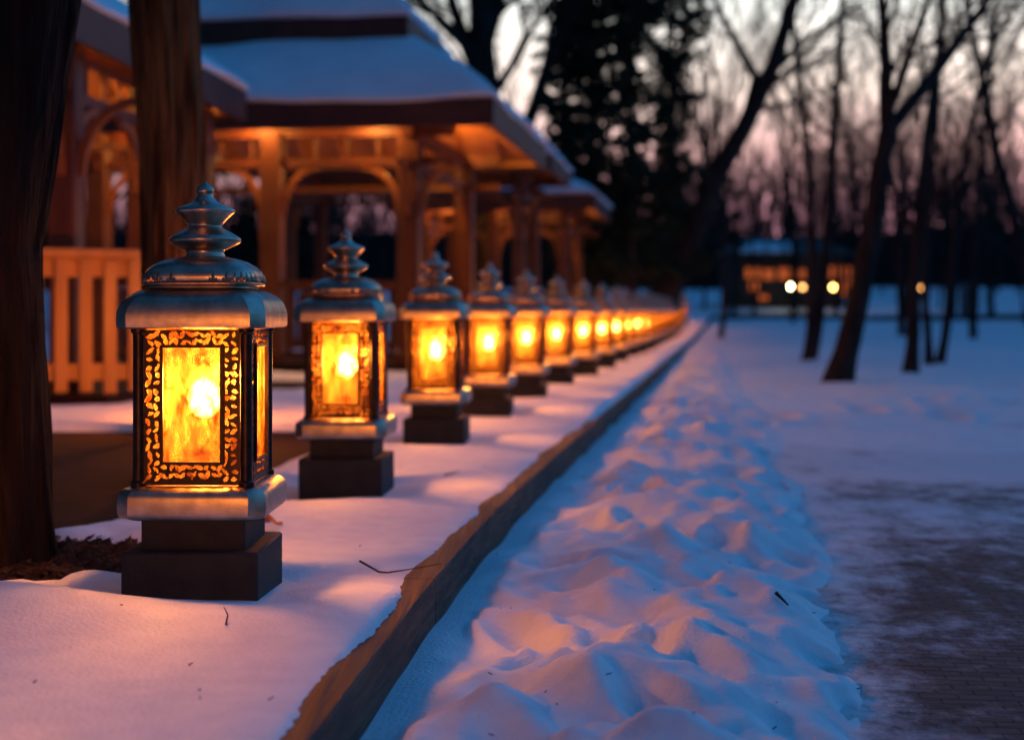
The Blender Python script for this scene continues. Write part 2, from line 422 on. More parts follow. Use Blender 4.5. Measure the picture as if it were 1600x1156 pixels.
def lattice(seed):
    st = .0019; m = MB(); hs = leaf_holes(seed); nx = int(.196 / st); nzz = int(.314 / st); idx = {}
    def vid(i, j):
        if (i, j) not in idx: idx[(i, j)] = len(m.v); m.v.append((-.098 + i * st, 0, .247 + j * st))
        return idx[(i, j)]
    pre = [(x, z, a, b, math.cos(t), math.sin(t)) for x, z, a, b, t in hs]
    for i in range(nx):
        x = -.098 + (i + .5) * st
        cand = [h for h in pre if abs(h[0] - x) < .012]
        for j in range(nzz):
            z = .247 + (j + .5) * st
            if abs(x) < .0585 and .294 < z < .525: continue
            hit = False
            if abs(abs(x) - .0625) > .004 or z < .290 or z > .529:
                if not (abs(x) < .066 and (.290 < z < .298 or .521 < z < .529)):
                    for hx, hz, a, b, c, s in cand:
                        dx = x - hx; dz = z - hz
                        if abs(dz) > .012: continue
                        u = dx * c + dz * s; v = -dx * s + dz * c
                        # pointed leaf: b shrinks towards the tips
                        bb = b * (1 - .6 * abs(u) / a) if abs(u) < a else 0
                        if bb > 0 and abs(v) < bb * 1.25: hit = True; break
            if not hit: m.f.append((vid(i, j), vid(i + 1, j), vid(i + 1, j + 1), vid(i, j + 1)))
    me = m.mesh('lattice_panel', M['dark_metal'])
    bm = bmesh.new(); bm.from_mesh(me)
    r = bmesh.ops.extrude_face_region(bm, geom=bm.faces[:])
    bmesh.ops.translate(bm, vec=(0, .0022, 0), verts=[v for v in r['geom'] if isinstance(v, bmesh.types.BMVert)])
    # window moulding
    bmesh.ops.recalc_face_normals(bm, faces=bm.faces); bm.to_mesh(me); bm.free()
    return me
def make_lantern():
    root = empty('lantern')
    MB().box((0, 0, .03), (.138, .138, .085), bev=.004).obj('lower_plinth', M['stone'], root, 40)
    MB().box((0, 0, .144), (.106, .106, .034), bev=.003).obj('upper_plinth', M['stone'], root, 40)
    m = MB(); m.rings([octr(h, c, z) for h, c, z in ((.132, .024, .177), (.145, .027, .181), (.150, .029, .188), (.151, .030, .197), (.151, .030, .221), (.149, .029, .230), (.142, .027, .238), (.132, .024, .2425), (.119, .012, .245))])
    m.obj('base_tray', M['metal'], root, 32)
    for a in range(4):
        rz = Matrix.Rotation(a * math.pi / 2, 4, 'Z')
        o = link('lattice_panel', LAT[a % 2], root); o.matrix_local = rz @ Matrix.Translation((0, -.1165, 0))
        gm = MB().box((0, -.107, .4095), (.062, .0012, .120))
        bg_ = MB()
        for sx in (-1, 1): bg_.box((sx * .081, -.107, .404), (.019, .0012, .159))
        bg_.box((0, -.107, .2675), (.062, .0012, .022)); bg_.box((0, -.107, .5465), (.062, .0012, .017))
        o = bg_.obj('border_glass', M['border_glass'], root); o.matrix_local = rz
        fr = gm.obj('glass_pane', M['glass'], root); fr.matrix_local = rz
        tm = MB()
        for sx in (-1, 1): tm.box((sx * .0605, -.119, .4095), (.0028, .0025, .1185))
        for z in (.2915, .5275): tm.box((0, -.119, z), (.0632, .0025, .0028))
        o = tm.obj('window_moulding', M['dark_metal'], root); o.matrix_local = rz
        tm = MB().tube([Vector((.109, -.109, z)) for z in (.244, .252, .256, .40, .552, .556, .566)], [.0165, .0165, .0125, .0125, .0125, .0165, .0165], 10)
        o = tm.obj('corner_post', M['dark_metal'], root, 40); o.matrix_local = rz
    m = MB(); m.rings([octr(h, c, z) for h, c, z in ((.112, .012, .5665), (.146, .024, .5635), (.1505, .026, .566), (.1515, .027, .572), (.1515, .027, .592), (.1490, .028, .605), (.1435, .029, .618), (.134, .029, .629), (.121, .027, .637), (.108, .024, .6415), (.098, .02, .643))])
    m.obj('cap', M['metal'], root, 32)
    m = MB(); m.rings([superr(h, n, z) for h, n, z in ((.100, 5, .642), (.104, 5, .646), (.1035, 5, .650), (.110, 5, .655), (.1145, 4.5, .664), (.1145, 4.2, .673), (.110, 4, .683), (.100, 3.6, .693), (.085, 3, .702), (.066, 2.5, .708), (.050, 2.1, .711), (.042, 2, .713))])
    dm = m.obj('dome', M['metal'], root, 50)
    m = MB()
    for k in range(28):
        t = 2 * math.pi * (k + .5) / 28; c, s = math.cos(t), math.sin(t); n = 4.4
        rr = .1150
        p = Vector((rr * math.copysign(abs(c) ** (2 / n), c), rr * math.copysign(abs(s) ** (2 / n), s), .664))
        nrm = Vector((c * abs(c) ** .4, s * abs(s) ** .4, 0)).normalized(); tg = Vector((-nrm.y, nrm.x, 0))
        for (du, z0, a, b) in ((0, .004, .0035, .0115), (-.0062, -.001, .003, .0075), (.0062, -.001, .003, .0075)):
            q = p + tg * du + Vector((0, 0, z0)); rg = []
            for i in range(5):
                v = -1 + 2 * i / 4; w = math.sqrt(max(0, 1 - v * v)) * (1 - .3 * v) + .02
                rg.append([q + Vector((0, 0, b * v)) + tg * a * w * math.cos(h) + nrm * (.0022 * w * math.sin(h) - .0035 * max(0, v)) for h in (0, math.pi * .5, math.pi, math.pi * 1.5)])
            m.rings(rg)
    m.rings([superr(h, 4.4, z) for h, z in ((.1145, .651), (.1160, .652), (.1165, .655), (.1160, .658), (.1145, .659))], cap=False)
    m.obj('leaf_relief', M['copper'], dm, 60)
    m = MB(); m.rings([superr(h, 2, z, 40) for h, z in ((.042, .711), (.041, .716), (.0385, .721), (.040, .726), (.052, .731), (.066, .738), (.0735, .7435), (.0750, .7475), (.0735, .7515), (.066, .757), (.054, .764), (.042, .770), (.036, .774), (.0345, .777), (.036, .780), (.040, .785), (.048, .794), (.057, .802), (.0615, .806), (.0625, .8085), (.0605, .812), (.050, .817), (.036, .8225), (.025, .829), (.019, .836), (.0165, .841), (.0165, .844))])
    m.obj('tiered_spire', M['metal'], root, 55)
    m = MB(); m.rings([superr(h, 2, z, 24) for h, z in ((.012, .842), (.0172, .846), (.0186, .850), (.0178, .855), (.0145, .860), (.0095, .8645), (.004, .868), (.0015, .870))])
    m.obj('finial', M['metal'], root, 60)
    m = MB()
    m.rings([superr(h, 2, z, 12) for h, z in ((.03, .2455), (.03, .255), (.012, .262), (.010, .352), (.015, .358), (.015, .378))])
    m.obj('bulb_holder', M['dark_metal'], root, 40)
    m = MB(); m.rings([superr(h, 2, z, 16) for h, z in ((.008, .372), (.024, .380), (.036, .397), (.0395, .415), (.036, .433), (.024, .449), (.008, .459), (.002, .461))])
    m.obj('bulb', M['bulb'], root, 80)
    ld = bpy.data.lights.new('lantern_light', 'POINT'); ld.energy = LANTERN_W; ld.color = (1, .49, .13); ld.shadow_soft_size = .055
    link('lantern_light', ld, root, (0, 0, .424))
    return root
LANTERN_W = 200
LAT = [lattice(1), lattice(2)]
proto = make_lantern(); CH[proto.name] = kids(proto)
for c in CH[proto.name]: CH[c.name] = kids(c) or [None]
def copy_lantern():
    r = proto.copy(); col.objects.link(r)
    for ch in CH[proto.name]:
        c = ch.copy(); col.objects.link(c); c.parent = r
        for gch in CH[ch.name]:
            if gch is None: continue
            d = gch.copy(); col.objects.link(d); d.parent = c
    return r
ords = 'nearest second third fourth fifth sixth seventh eighth ninth tenth eleventh twelfth thirteenth fourteenth fifteenth sixteenth seventeenth eighteenth nineteenth twentieth twenty-first twenty-second twenty-third twenty-fourth twenty-fifth twenty-sixth'.split()
for i, (x, y) in enumerate(LANT):
    o = proto if i == 0 else copy_lantern()
    s = (interp(ROW, y + .5) - interp(ROW, y - .5))
    o.location = (x, y, rise(y)); o.rotation_euler = (0, 0, -math.atan(s) * (.35 if i == 0 else .55) + (0 if i == 0 else R(random.uniform(-1.5, 1.5))))
    if i == 0: lab = 'largest silver lantern in sharp focus beside the dark trunk, nearest the camera, glowing amber'
    elif i == len(LANT) - 1: lab = 'tiny glowing lantern at the far end of the row, the farthest of all'
    else: lab = 'glowing amber lantern on a dark stone plinth, %s from the near end of the row' % ords[i]
    if i:
        o.rotation_euler[0] = R(random.uniform(-.9, .9)); o.rotation_euler[1] = R(random.uniform(-.9, .9))
    tag(o, lab, 'lantern', 'lit lanterns standing in a row along the snowy terrace edge')

o = copy_lantern(); o.location = (-1.69, 7.3, -.02); o.rotation_euler = (0, 0, R(38))
for ch in list(bpy.data.objects):
    if ch.parent == o and ch.type == 'LIGHT': ch.data = ch.data.copy(); ch.data.energy = 560; ch.data.color = (1, .38, .05)
tag(o, 'separate lantern on the terrace paving hidden behind the ridged brown tree trunk', 'lantern')
for k, (x, y) in enumerate(((-.735, 1.25), (-.83, -.45))):
    o = copy_lantern(); o.location = (x, y, 0)
    for ch in list(bpy.data.objects):
        if ch.parent == o and ch.type == 'LIGHT': ch.data = ch.data.copy(); ch.data.energy = LANTERN_W * 1.0
    tag(o, ('lantern continuing the row on the viewer side, beyond the left edge of the picture', 'last lantern of the row behind the viewer on the terrace')[k], 'lantern', 'lit lanterns standing in a row along the snowy terrace edge')
# ------------------------------------------------------------ gazebos
def rect_ring(hx, hy, z, n, jit=0, seed=0, jz=0):
    P = []
    cs = [(-hx, -hy), (hx, -hy), (hx, hy), (-hx, hy)]
    for k in range(4):
        a, b = cs[k], cs[(k + 1) % 4]
        for i in range(n):
            t = i / n; x = a[0] + (b[0] - a[0]) * t; y = a[1] + (b[1] - a[1]) * t
            j = jit * nz(x * 1.6 + seed, y * 1.6, z) ; q = 1 + j / max(.3, math.hypot(x, y))
            P.append(Vector((x * q, y * q, z + jz * nz(x * 1.1 + seed, y * 1.1, 5))))
    return P
def arc_brace(m, top, bot, side, w=.07):
    # quarter curve from post (bot) to beam (top)
    a = Vector(bot); b = Vector(top); pts = []
    for i in range(7):
        t = i / 6 * math.pi / 2
        pts.append(Vector((a.x + (b.x - a.x) * (1 - math.cos(t)), a.y + (b.y - a.y) * (1 - math.cos(t)), a.z + (b.z - a.z) * math.sin(t))))
    for p, q in zip(pts, pts[1:]):
        d = (q - p) * .06; m.beam(p - d, q + d, w * .8, w)
def roof_parts(root, hx, hy, ze, ix, iy, zi, names, seed, snow=.13, over=.03):
    # roof deck (a hollow frustum with thickness), fascia boards, snow
    m = MB(); n = 10
    m.rings([rect_ring(hx, hy, ze, n), rect_ring(ix, iy, zi, n), rect_ring(ix, iy, zi - .05, n), rect_ring(hx, hy, ze - .05, n), rect_ring(hx, hy, ze, n)], cap=False)
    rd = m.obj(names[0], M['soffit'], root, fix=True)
    m = MB(); e = .03
    for sx, sy in ((0, -1), (0, 1), (1, 0), (-1, 0)):
        if sx == 0: m.box((0, sy * (hy + .02), ze - .045), (hx + .04, .019, .125))
        else: m.box((sx * (hx + .02), 0, ze - .045), (.019, hy - .001, .1235))
    m.obj('fascia', M['fascia'], rd, fix=True)
    m = MB(); n = 26; rr = []
    for f, dz, o in ((0, .005, -.02), (0, .082, -.01), (0, .088, .04), (0, .11, .055), (0, .15, .035), (.02, .17, .0), (.07, .175, 0), (.2, .16, 0), (.4, .145, 0), (.6, .145, 0), (.8, .145, 0), (.93, .14, 0), (1, .12, 0)):
        zz = ze + (zi - ze) * f + .13 * math.sin(math.pi * min(1, f)) ** .8 + dz * snow / .13
        rr.append(rect_ring(hx + (ix - hx) * f + o, hy + (iy - hy) * f + o, zz, n, .06 if f < .05 else .03, seed, .07))
    m.rings(rr, cap=False); m.f.append(tuple(range(len(m.v) - n * 4, len(m.v)))); m.obj('roof_snow', M['roof_snow'], rd, 60, fix=True)
    m = MB(); k = 0
    nr = int(hx * 2 / .45)
    for i in range(nr + 1):
        x = -hx + .05 + (2 * hx - .1) * i / nr
        for sy in (-1, 1):
            cl = min(1, (hx - abs(x)) / max(.01, hx - ix)) if hx > ix else 1
            m.beam((x, sy * (hy - .02), ze - .095), (x, sy * (hy - (hy - iy) * cl - .0), ze - .095 + (zi - ze) * cl), .05, .08)
    nr = int(hy * 2 / .45)
    for i in range(nr + 1):
        y = -hy + .05 + (2 * hy - .1) * i / nr
        for sx in (-1, 1):
            cl = min(1, (hy - abs(y)) / max(.01, hy - iy))
            m.beam((sx * (hx - .02), y, ze - .095), (sx * (hx - (hx - ix) * cl), y, ze - .095 + (zi - ze) * cl), .05, .08)
    for sx, sy in ((0, -1), (0, 1), (1, 0), (-1, 0)):
        if sx == 0: m.box((0, sy * (hy - .04), ze - .097), (hx - .03, .02, .03))
        else: m.box((sx * (hx - .04), 0, ze - .098), (.02, hy - .03, .03))
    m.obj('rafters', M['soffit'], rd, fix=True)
    return rd
def gazebo(loc, rz, hx, hy, ze, pxs, py, ix, iy, zi, label, pw=.17, upper=None, seed=0, rail=True, lamps=((0, 0),), watt=60, floor=True, eave=(), ewatt=68, mid=False):
    root = empty('gazebo', loc, rz, label=label, cat='gazebo', group='snow-roofed wooden gazebos behind the lanterns')
    rd = roof_parts(root, hx, hy, ze, ix, iy, zi, ('roof',), seed)
    if upper:
        ux, uy, uz, cx, cy, cz = upper
        MB().rings([rect_ring(ix, iy, zi - .1, 6), rect_ring(ix, iy, uz - .02, 6)], cap=False).obj('clerestory', M['fascia'], root)
        roof_parts(root, ux, uy, uz, cx, cy, cz, ('upper_roof',), seed + 3, snow=.15)
    px0, px1 = min(pxs), max(pxs)
    posts = [(x, -py) for x in pxs] + [(px0, py), (px1, py)] + ([(px1, 0)] if mid else [])
    for x, y in posts:
        p = MB().box((x, y, (ze - .1) / 2 - .03), (pw / 2, pw / 2, (ze - .1) / 2 + .03 - .02), bev=.012)
        p.box((x, y, .1), (pw / 2 + .03, pw / 2 + .03, .1), bev=.01); p.obj('post', M['wood'], root)
    zb = ze - .12
    m = MB()
    for z, w, h in ((zb, .10, .13), (zb - .30, .07, .07)):
        for sy in (-1, 1): m.box((0, sy * py, z), (min(px1 + .42, hx - .12), w / 2, h / 2))
        for sx in (px0, px1): m.box((sx, 0, z - .003), (w / 2 - .004, py + .15, h / 2))
    nst = int((px1 - px0) / .3)
    for i in range(nst + 1):
        x = px0 + (px1 - px0) * i / nst
        m.box((x, -py, zb - .165), (.014, .014, .1))
    nst = int(2 * py / .3)
    for i in range(nst + 1):
        for sx in (px0, px1): m.box((sx, -py + 2 * py * i / nst, zb - .165), (.014, .014, .1))
    m.obj('beam_frieze', M['wood'], root)
    for x, y in posts:
        for dx, dy in ((1, 0), (-1, 0), (0, 1), (0, -1)):
            if dx and abs(y) < .01: continue
            if y > .1 and dx: continue
            if x == px0 and dy: continue
            if dy and x not in (px0, px1): continue
            if dx and not (px0 - .3 < x + dx * .5 < px1 + .7): continue
            if dy and abs(y + dy * .5) > py + .7: continue
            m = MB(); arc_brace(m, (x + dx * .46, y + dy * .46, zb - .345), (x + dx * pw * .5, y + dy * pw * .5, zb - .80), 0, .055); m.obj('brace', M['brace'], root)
    if rail:
        m = MB(); segs = [((px0, py), (px1, py)), ((px0, -py), (px0, py))]
        segs += [((pxs[k], -py), (pxs[k + 1], -py)) for k in range(len(pxs) - 1)]
        for a, b in segs:
            A = Vector((*a, 0)); B = Vector((*b, 0)); n = max(2, int((B - A).length / .16))
            m.beam(A + Vector((0, 0, .85)), B + Vector((0, 0, .85)), .09, .06); m.beam(A + Vector((0, 0, .18)), B + Vector((0, 0, .18)), .06, .06)
            for i in range(1, n): q = A.lerp(B, i / n); m.box((q.x, q.y, .51), (.03, .012, .3))
        m.obj('railing', M['wood'], root)
    if floor:
        m = MB().box((0, 0, .0), (px1 + .4, py + .4, .10)); m.obj('floor_deck', M['walk'], root)
    for li, (lx, ly) in enumerate(lamps):
        where = '' if len(lamps) == 1 else (', near its front right post', ', near its front left post', ', towards its back right post')[li]
        Rt = Matrix.Rotation(rz, 3, 'Z') @ Vector((lx, ly, 0)) + Vector(loc)
        t = empty('pendant_lamp', (Rt.x, Rt.y, ze + .16), 0, label='small pendant lamp under the ' + label.split(' roof')[0].split(',')[0].split(' with')[0].split(' partly')[0].split(' mostly')[0] + ' roof' + where, cat='lamp', group='pendant lamps under the gazebo roofs')
        k = MB(); k.rings([superr(h, 2, z, 16) for h, z in ((.09, -.03), (.085, .0), (.05, .04), (.015, .06), (.008, .07), (.006, .30))]); k.obj('lamp_shade', M['dark_metal'], t, 40)
        k = MB(); k.rings([superr(h, 2, z, 12) for h, z in ((.005, -.095), (.025, -.08), (.035, -.06), (.028, -.035), (.015, -.025))]); k.obj('bulb', M['bulb_small'], t, 60)
        ld = bpy.data.lights.new('pendant_light', 'POINT'); ld.energy = watt * .75; ld.color = (1, .37, .06); ld.shadow_soft_size = .05
        link('pendant_light', ld, t, (0, 0, -.12))
    for ei, (lx, ly, lz) in enumerate([(*q, 0)[:3] for q in eave]):
        Rt = Matrix.Rotation(rz, 3, 'Z') @ Vector((lx, ly, 0)) + Vector(loc)
        k = MB(); k.rings([superr(h, 2, z, 10) for h, z in ((.006, -.05), (.02, -.045), (.028, -.025), (.02, -.005), (.03, .0), (.03, .03), (.008, .035), (.008, .11))])
        o = k.obj('eave_light', M['bulb_small'], root, 60); o.location = (lx, ly, ze + .02 + lz)
        ld = bpy.data.lights.new('eave_glow', 'POINT'); ld.energy = ewatt; ld.color = (1, .42, .08); ld.shadow_soft_size = .05
        link('eave_glow', ld, o, (0, 0, -.02))
    return root
gazebo((-4.22, 10.25, 0), R(-5), 1.8, 1.8, 2.35, (-1.6, 0, 1.6), 1.35, .15, .15, 3.25, 'wooden gazebo partly behind the two left trunks, its right eave lit orange', seed=2, watt=35, mid=True, rail=False, eave=((-.6, -1.5), (.7, -1.5), (1.45, -.9), (1.45, .1), (1.45, 1.0)))
gazebo((-2.291, 15.164, 0), R(-8), 2.4, 2.05, 2.43, (-1.55, .2, 1.55), 1.5, 1.05, .72, 3.28, 'largest two-tier wooden gazebo with deep blue snow on both roofs', pw=.2, upper=(1.42, 1.15, 3.38, .3, .2, 4.25), seed=7, lamps=((.9, -.6), (-1, -.6)), watt=22, eave=((-1.0, -1.75), (.1, -1.75), (1.2, -1.75), (1.42, .2, .16), (1.42, 1.2, .32)))
gazebo((-.14, 25.6, .03), R(-8), 1.75, 1.75, 2.42, (-1.2, 0, 1.2), 1.3, .15, .15, 2.85, 'farthest small wooden gazebo with pale lilac snow on its low roof', pw=.18, seed=11, watt=45, eave=((-.8, -1.5), (.4, -1.5), (1.05, -.6)), ewatt=68)
gazebo((-1.47, 21.5, 0), R(-8), 2.2, 1.3, 2.72, (-1.7, 0, 1.7), .85, .9, .1, 3.9, 'tall wooden gazebo mostly hidden, its snowy right eave showing past the biggest roof', seed=15, rail=False, watt=8)

# slatted railing between the left trunks
def railing():
    a = Vector((-3.1, 8.30, .03)); b = Vector((-2.12, 8.72, .03)); d = (b - a).normalized(); ang = math.atan2(d.y, d.x)
    root = empty('slatted_railing', a, ang, label='low slatted wooden railing glowing orange between the two left tree trunks', cat='railing')
    L = (b - a).length; rx = Matrix.Identity(3)
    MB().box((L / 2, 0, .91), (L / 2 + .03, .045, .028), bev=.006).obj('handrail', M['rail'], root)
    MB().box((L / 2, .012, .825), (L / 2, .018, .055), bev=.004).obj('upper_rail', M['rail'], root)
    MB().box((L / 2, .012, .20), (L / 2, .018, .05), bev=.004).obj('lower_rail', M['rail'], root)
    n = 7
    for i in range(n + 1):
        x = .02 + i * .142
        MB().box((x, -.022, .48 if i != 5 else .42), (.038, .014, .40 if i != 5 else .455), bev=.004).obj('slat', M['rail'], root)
railing()

# ------------------------------------------------------------ trees
def wob(p0, p1, n, amp, seed):
    out = []
    for i in range(n + 1):
        t = i / n; p = p0.lerp(p1, t); a = amp * math.sin(math.pi * min(1, t * 1.2)) if n else 0
        out.append(p + Vector((nz(t * 3 + seed, seed * 1.7), nz(t * 3 + 9, seed), nz(t * 3, seed + 5) * .3)) * a)
    return out
def grow(mb, p, d, r, L, lev, rng, up=.15, minr=.004, mbt=None, spread=.75):
    n = 5 if lev > 1 else 3
    pts = [p.copy()]; rad = [r]; q = p.copy(); dd = d.normalized()
    for i in range(n):
        dd = (dd + Vector((rng.uniform(-1, 1), rng.uniform(-1, 1), rng.uniform(-.6, .9))) * .16 + Vector((0, 0, up * .3))).normalized()
        q = q + dd * L / n; pts.append(q.copy()); rad.append(max(minr, r * (1 - .82 * (i + 1) / n)))
    (mb if lev > 1 or mbt is None else mbt).tube(pts, rad, 6 if lev > 2 else (4 if lev > 1 else 3), cap=False)
    if lev <= 0: return
    k = {3: 7, 2: 6, 1: 5}.get(lev, 5)
    for j in range(k):
        t = rng.uniform(.22, 1.0); f = t * n; i = min(n - 1, int(f)); b = pts[i].lerp(pts[i + 1], f - i)
        ax = (pts[i + 1] - pts[i]).normalized(); o = ax.orthogonal().normalized(); o.rotate(Matrix.Rotation(rng.uniform(0, 6.283), 3, ax))
        nd = (ax + o * rng.uniform(.5, 1.1) * spread + Vector((0, 0, up))).normalized()
        grow(mb, b, nd, max(minr, rad[i] * rng.uniform(.45, .65)), L * rng.uniform(.42, .68) * (1.15 - .4 * t), lev - 1, rng, up, minr, mbt, spread)
def limbs_tree(name, limbs, seed, label, cat, group=None, side=6, lev=2, blen=1.6, bark='bark_far', sides=10, minr=.004, tfrom=.35, up=.15, rough=0.0):
    """limbs: list of point/radius lists in world space; the first starts on the ground"""
    rng = random.Random(seed); base = limbs[0][0][0].copy()
    root = empty(name, base, 0, label=label, cat=cat, group=group)
    mt = MB(); mc = MB()
    for li, L in enumerate(limbs):
        pts = []; rad = []
        for i in range(len(L) - 1):
            (a, ra), (b, rb) = L[i], L[i + 1]; n = 6
            for k in range(n):
                t = k / n; pts.append(a.lerp(b, t) - base + Vector((nz(i + t, seed + li), nz(i + t, seed + 7 + li), 0)) * ra * .5); rad.append((ra + (rb - ra) * t) * (1 + .1 * nz(i * 3 + t * 3, seed)))
        pts.append(L[-1][0] - base); rad.append(L[-1][1])
        if li == 0: rad[0] *= 1.35; rad[1] *= 1.12; pts.insert(0, pts[0] - Vector((0, 0, .25))); rad.insert(0, rad[0] * 1.1)
        mt.tube(pts, rad, sides)
        tot = len(pts) - 1
        for j in range(side):
            f = (tfrom if li == 0 else .15) * tot + rng.random() * tot * (1 - (tfrom if li == 0 else .15)); i = min(tot - 1, int(f)); b = pts[i].lerp(pts[i + 1], f - i)
            ax = (pts[i + 1] - pts[i]).normalized(); o = ax.orthogonal().normalized(); o.rotate(Matrix.Rotation(rng.uniform(0, 6.283), 3, ax))
            grow(mt, b, ax * .7 + o * .9, rad[i] * rng.uniform(.3, .5), blen * rng.uniform(.6, 1.2), lev, rng, up, minr, mc)
    mt.obj('trunk', M[bark], root, 50)
    mc.obj('crown', M['twig'], root)
    return root
def PL(Y, pts, dY=0):
    return [(W(x, y, Y + dY * i / max(1, len(pts) - 1)), r / F * Y) for i, (x, y, r) in enumerate(pts)]

# big near trunks with ridged bark
def big_trunk(pts, rads, label, seed):
    base = pts[0].copy(); root = empty('tree', base, 0, label=label, cat='tree')
    m = MB(); rs = []; n = 96; K = 110
    L = len(pts) - 1
    for i in range(K + 1):
        f = i / K * L; a = min(L - 1, int(f)); t = f - a
        p = pts[a].lerp(pts[a + 1], t) - base; r = rads[a] + (rads[a + 1] - rads[a]) * t
        r *= 1 + .18 * math.exp(-p.z / .12)
        ring = []
        for k in range(n):
            th = 2 * math.pi * k / n; c, s = math.cos(th), math.sin(th)
            h = abs(nz(c * 7 + seed, s * 7, p.z * 1.6)); h2 = nz(c * 16, s * 16 + seed, p.z * 4)
            q = r * (1 + .06 * nz(c, s, p.z * .8 + seed)) + .018 * (h - .2) * 1.5 + .006 * h2
            ring.append(p + Vector((c * q, s * q, 0)))
        rs.append(ring)
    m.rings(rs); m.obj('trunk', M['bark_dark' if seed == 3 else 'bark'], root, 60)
    mc = MB(); rng = random.Random(seed); top = pts[-1] - base
    for j in range(9): grow(mc, top - Vector((0, 0, rng.uniform(0, .9))), Vector((rng.uniform(-1, 1), rng.uniform(-1, 1), .8)), rads[-1] * .5, 2.2, 3, rng)
    mc.obj('crown', M['twig'], root, 60)
big_trunk([Vector((-1.325, 3.42, -.06)), Vector((-1.325, 3.42, .45)), Vector((-1.345, 3.44, .75)), Vector((-1.29, 3.5, 1.35)), Vector((-1.20, 3.6, 2.2)), Vector((-1.1, 3.7, 4.2))], [.205, .20, .195, .215, .22, .16], 'thick dark tree trunk filling the left edge of the picture beside the nearest lantern', 3)
big_trunk([Vector((-1.26, 5.3, -.06)), Vector((-1.26, 5.3, .7)), Vector((-1.265, 5.3, 1.2)), Vector((-1.30, 5.3, 1.8)), Vector((-1.32, 5.3, 3.0)), Vector((-1.3, 5.3, 4.6))], [.125, .115, .118, .124, .12, .1], 'straight ridged brown tree trunk rising behind the nearest lantern', 8)

# hero bare trees on the right
limbs_tree('bare_tree', [PL(13.9, [(1308, 602, 21), (1345, 450, 17), (1372, 300, 16), (1388, 200, 14), (1384, 100, 9), (1378, 0, 7), (1372, -180, 4)]),
    PL(13.9, [(1388, 205, 11), (1440, 140, 10), (1490, 75, 8), (1545, 0, 6), (1640, -130, 3)], .8), PL(13.9, [(1384, 190, 8), (1412, 110, 7), (1450, 0, 5), (1480, -150, 3)], -.6)],
    21, 'leaning forked black tree nearest on the right lawn', 'tree', side=7, lev=2, blen=1.4, tfrom=.55)
limbs_tree('bare_tree', [PL(30, [(1035, 470, 21), (1075, 385, 19), (1110, 290, 17), (1160, 205, 15), (1205, 110, 13), (1240, 0, 11), (1275, -140, 6)], 0),
    PL(30, [(1160, 205, 8), (1180, 120, 7), (1130, 30, 5), (1090, -60, 3)], .8), PL(30, [(1200, 120, 6), (1260, 60, 5), (1340, 10, 3)], .8)],
    22, 'slanting dark tree leaning right behind the far end of the lantern row', 'tree', side=9, lev=2, blen=2.8, tfrom=.3)
limbs_tree('bare_tree', [PL(20, [(1262, 566, 9), (1268, 500, 8), (1271, 420, 7), (1268, 300, 6), (1252, 150, 5), (1235, 0, 4)]), PL(20, [(1270, 560, 8), (1290, 420, 7), (1300, 250, 7), (1312, 100, 6), (1318, -40, 4)], .3)],
    23, 'clump of slender stems left of the leaning forked tree', 'tree', side=6, lev=2, blen=1.3, tfrom=.4)
limbs_tree('bare_tree', [PL(15.9, [(1422, 586, 11), (1428, 450, 9), (1440, 330, 8), (1450, 200, 7), (1468, 80, 6), (1480, -60, 4)]), PL(15.9, [(1434, 380, 5), (1400, 300, 4), (1385, 230, 3)], .4)],
    24, 'thin upright dark tree just right of the forked tree', 'tree', side=8, lev=2, blen=1.3, tfrom=.35)
limbs_tree('bare_tree', [PL(19, [(1452, 570, 7), (1446, 480, 6), (1450, 350, 5), (1462, 200, 5), (1470, 0, 3)])], 25, 'thinnest left stem of the pair on the right lawn', 'tree', side=7, lev=2, blen=1.4, tfrom=.3)
limbs_tree('bare_tree', [PL(19.4, [(1468, 570, 7), (1482, 480, 7), (1492, 380, 6), (1510, 230, 5), (1545, 80, 4), (1570, -60, 3)])], 26, 'slim tree curving right beside a thinner stem on the right lawn', 'tree', side=8, lev=2, blen=1.5, tfrom=.3)
limbs_tree('bare_tree', [PL(26, [(1640, 560, 11), (1600, 400, 9), (1560, 250, 7), (1530, 100, 6), (1500, -40, 4)])], 27, 'bare tree leaning in from the right edge of the picture', 'tree', side=9, lev=2, blen=2.4, tfrom=.2)
# dark trees behind the gazebos
limbs_tree('bare_tree', [PL(27, [(758, 560, 26), (757, 300, 24), (758, 150, 22), (752, 60, 19), (740, -100, 14)]), PL(27, [(757, 140, 13), (725, 60, 11), (700, -20, 8), (670, -120, 5)], .5), PL(27, [(760, 60, 12), (775, -20, 9), (800, -120, 5)], .5)],
    28, 'thick black tree standing behind the two-tier gazebo roof', 'tree', side=12, lev=2, blen=3.6, tfrom=.4)
limbs_tree('bare_tree', [PL(33, [(740, 540, 14), (790, 330, 12), (826, 190, 11), (860, 90, 10), (895, 0, 9), (940, -110, 6)])], 29, 'dark tree slanting up right beyond the gazebo eaves', 'tree', side=12, lev=2, blen=3.4, tfrom=.3)
limbs_tree('bare_tree', [PL(31, [(150, 560, 15), (160, 330, 13), (175, 150, 12), (150, 0, 8)]), PL(31, [(160, 300, 8), (200, 220, 7), (240, 120, 5)], .5)], 30, 'dark bare tree seen through the left gazebo', 'tree', side=12, lev=2, blen=3.6, tfrom=.3)
limbs_tree('bare_tree', [PL(36, [(520, 540, 13), (510, 330, 12), (520, 100, 8)])], 31, 'dark bare tree seen through the posts of the two-tier gazebo', 'tree', side=14, lev=2, blen=4, tfrom=.3)

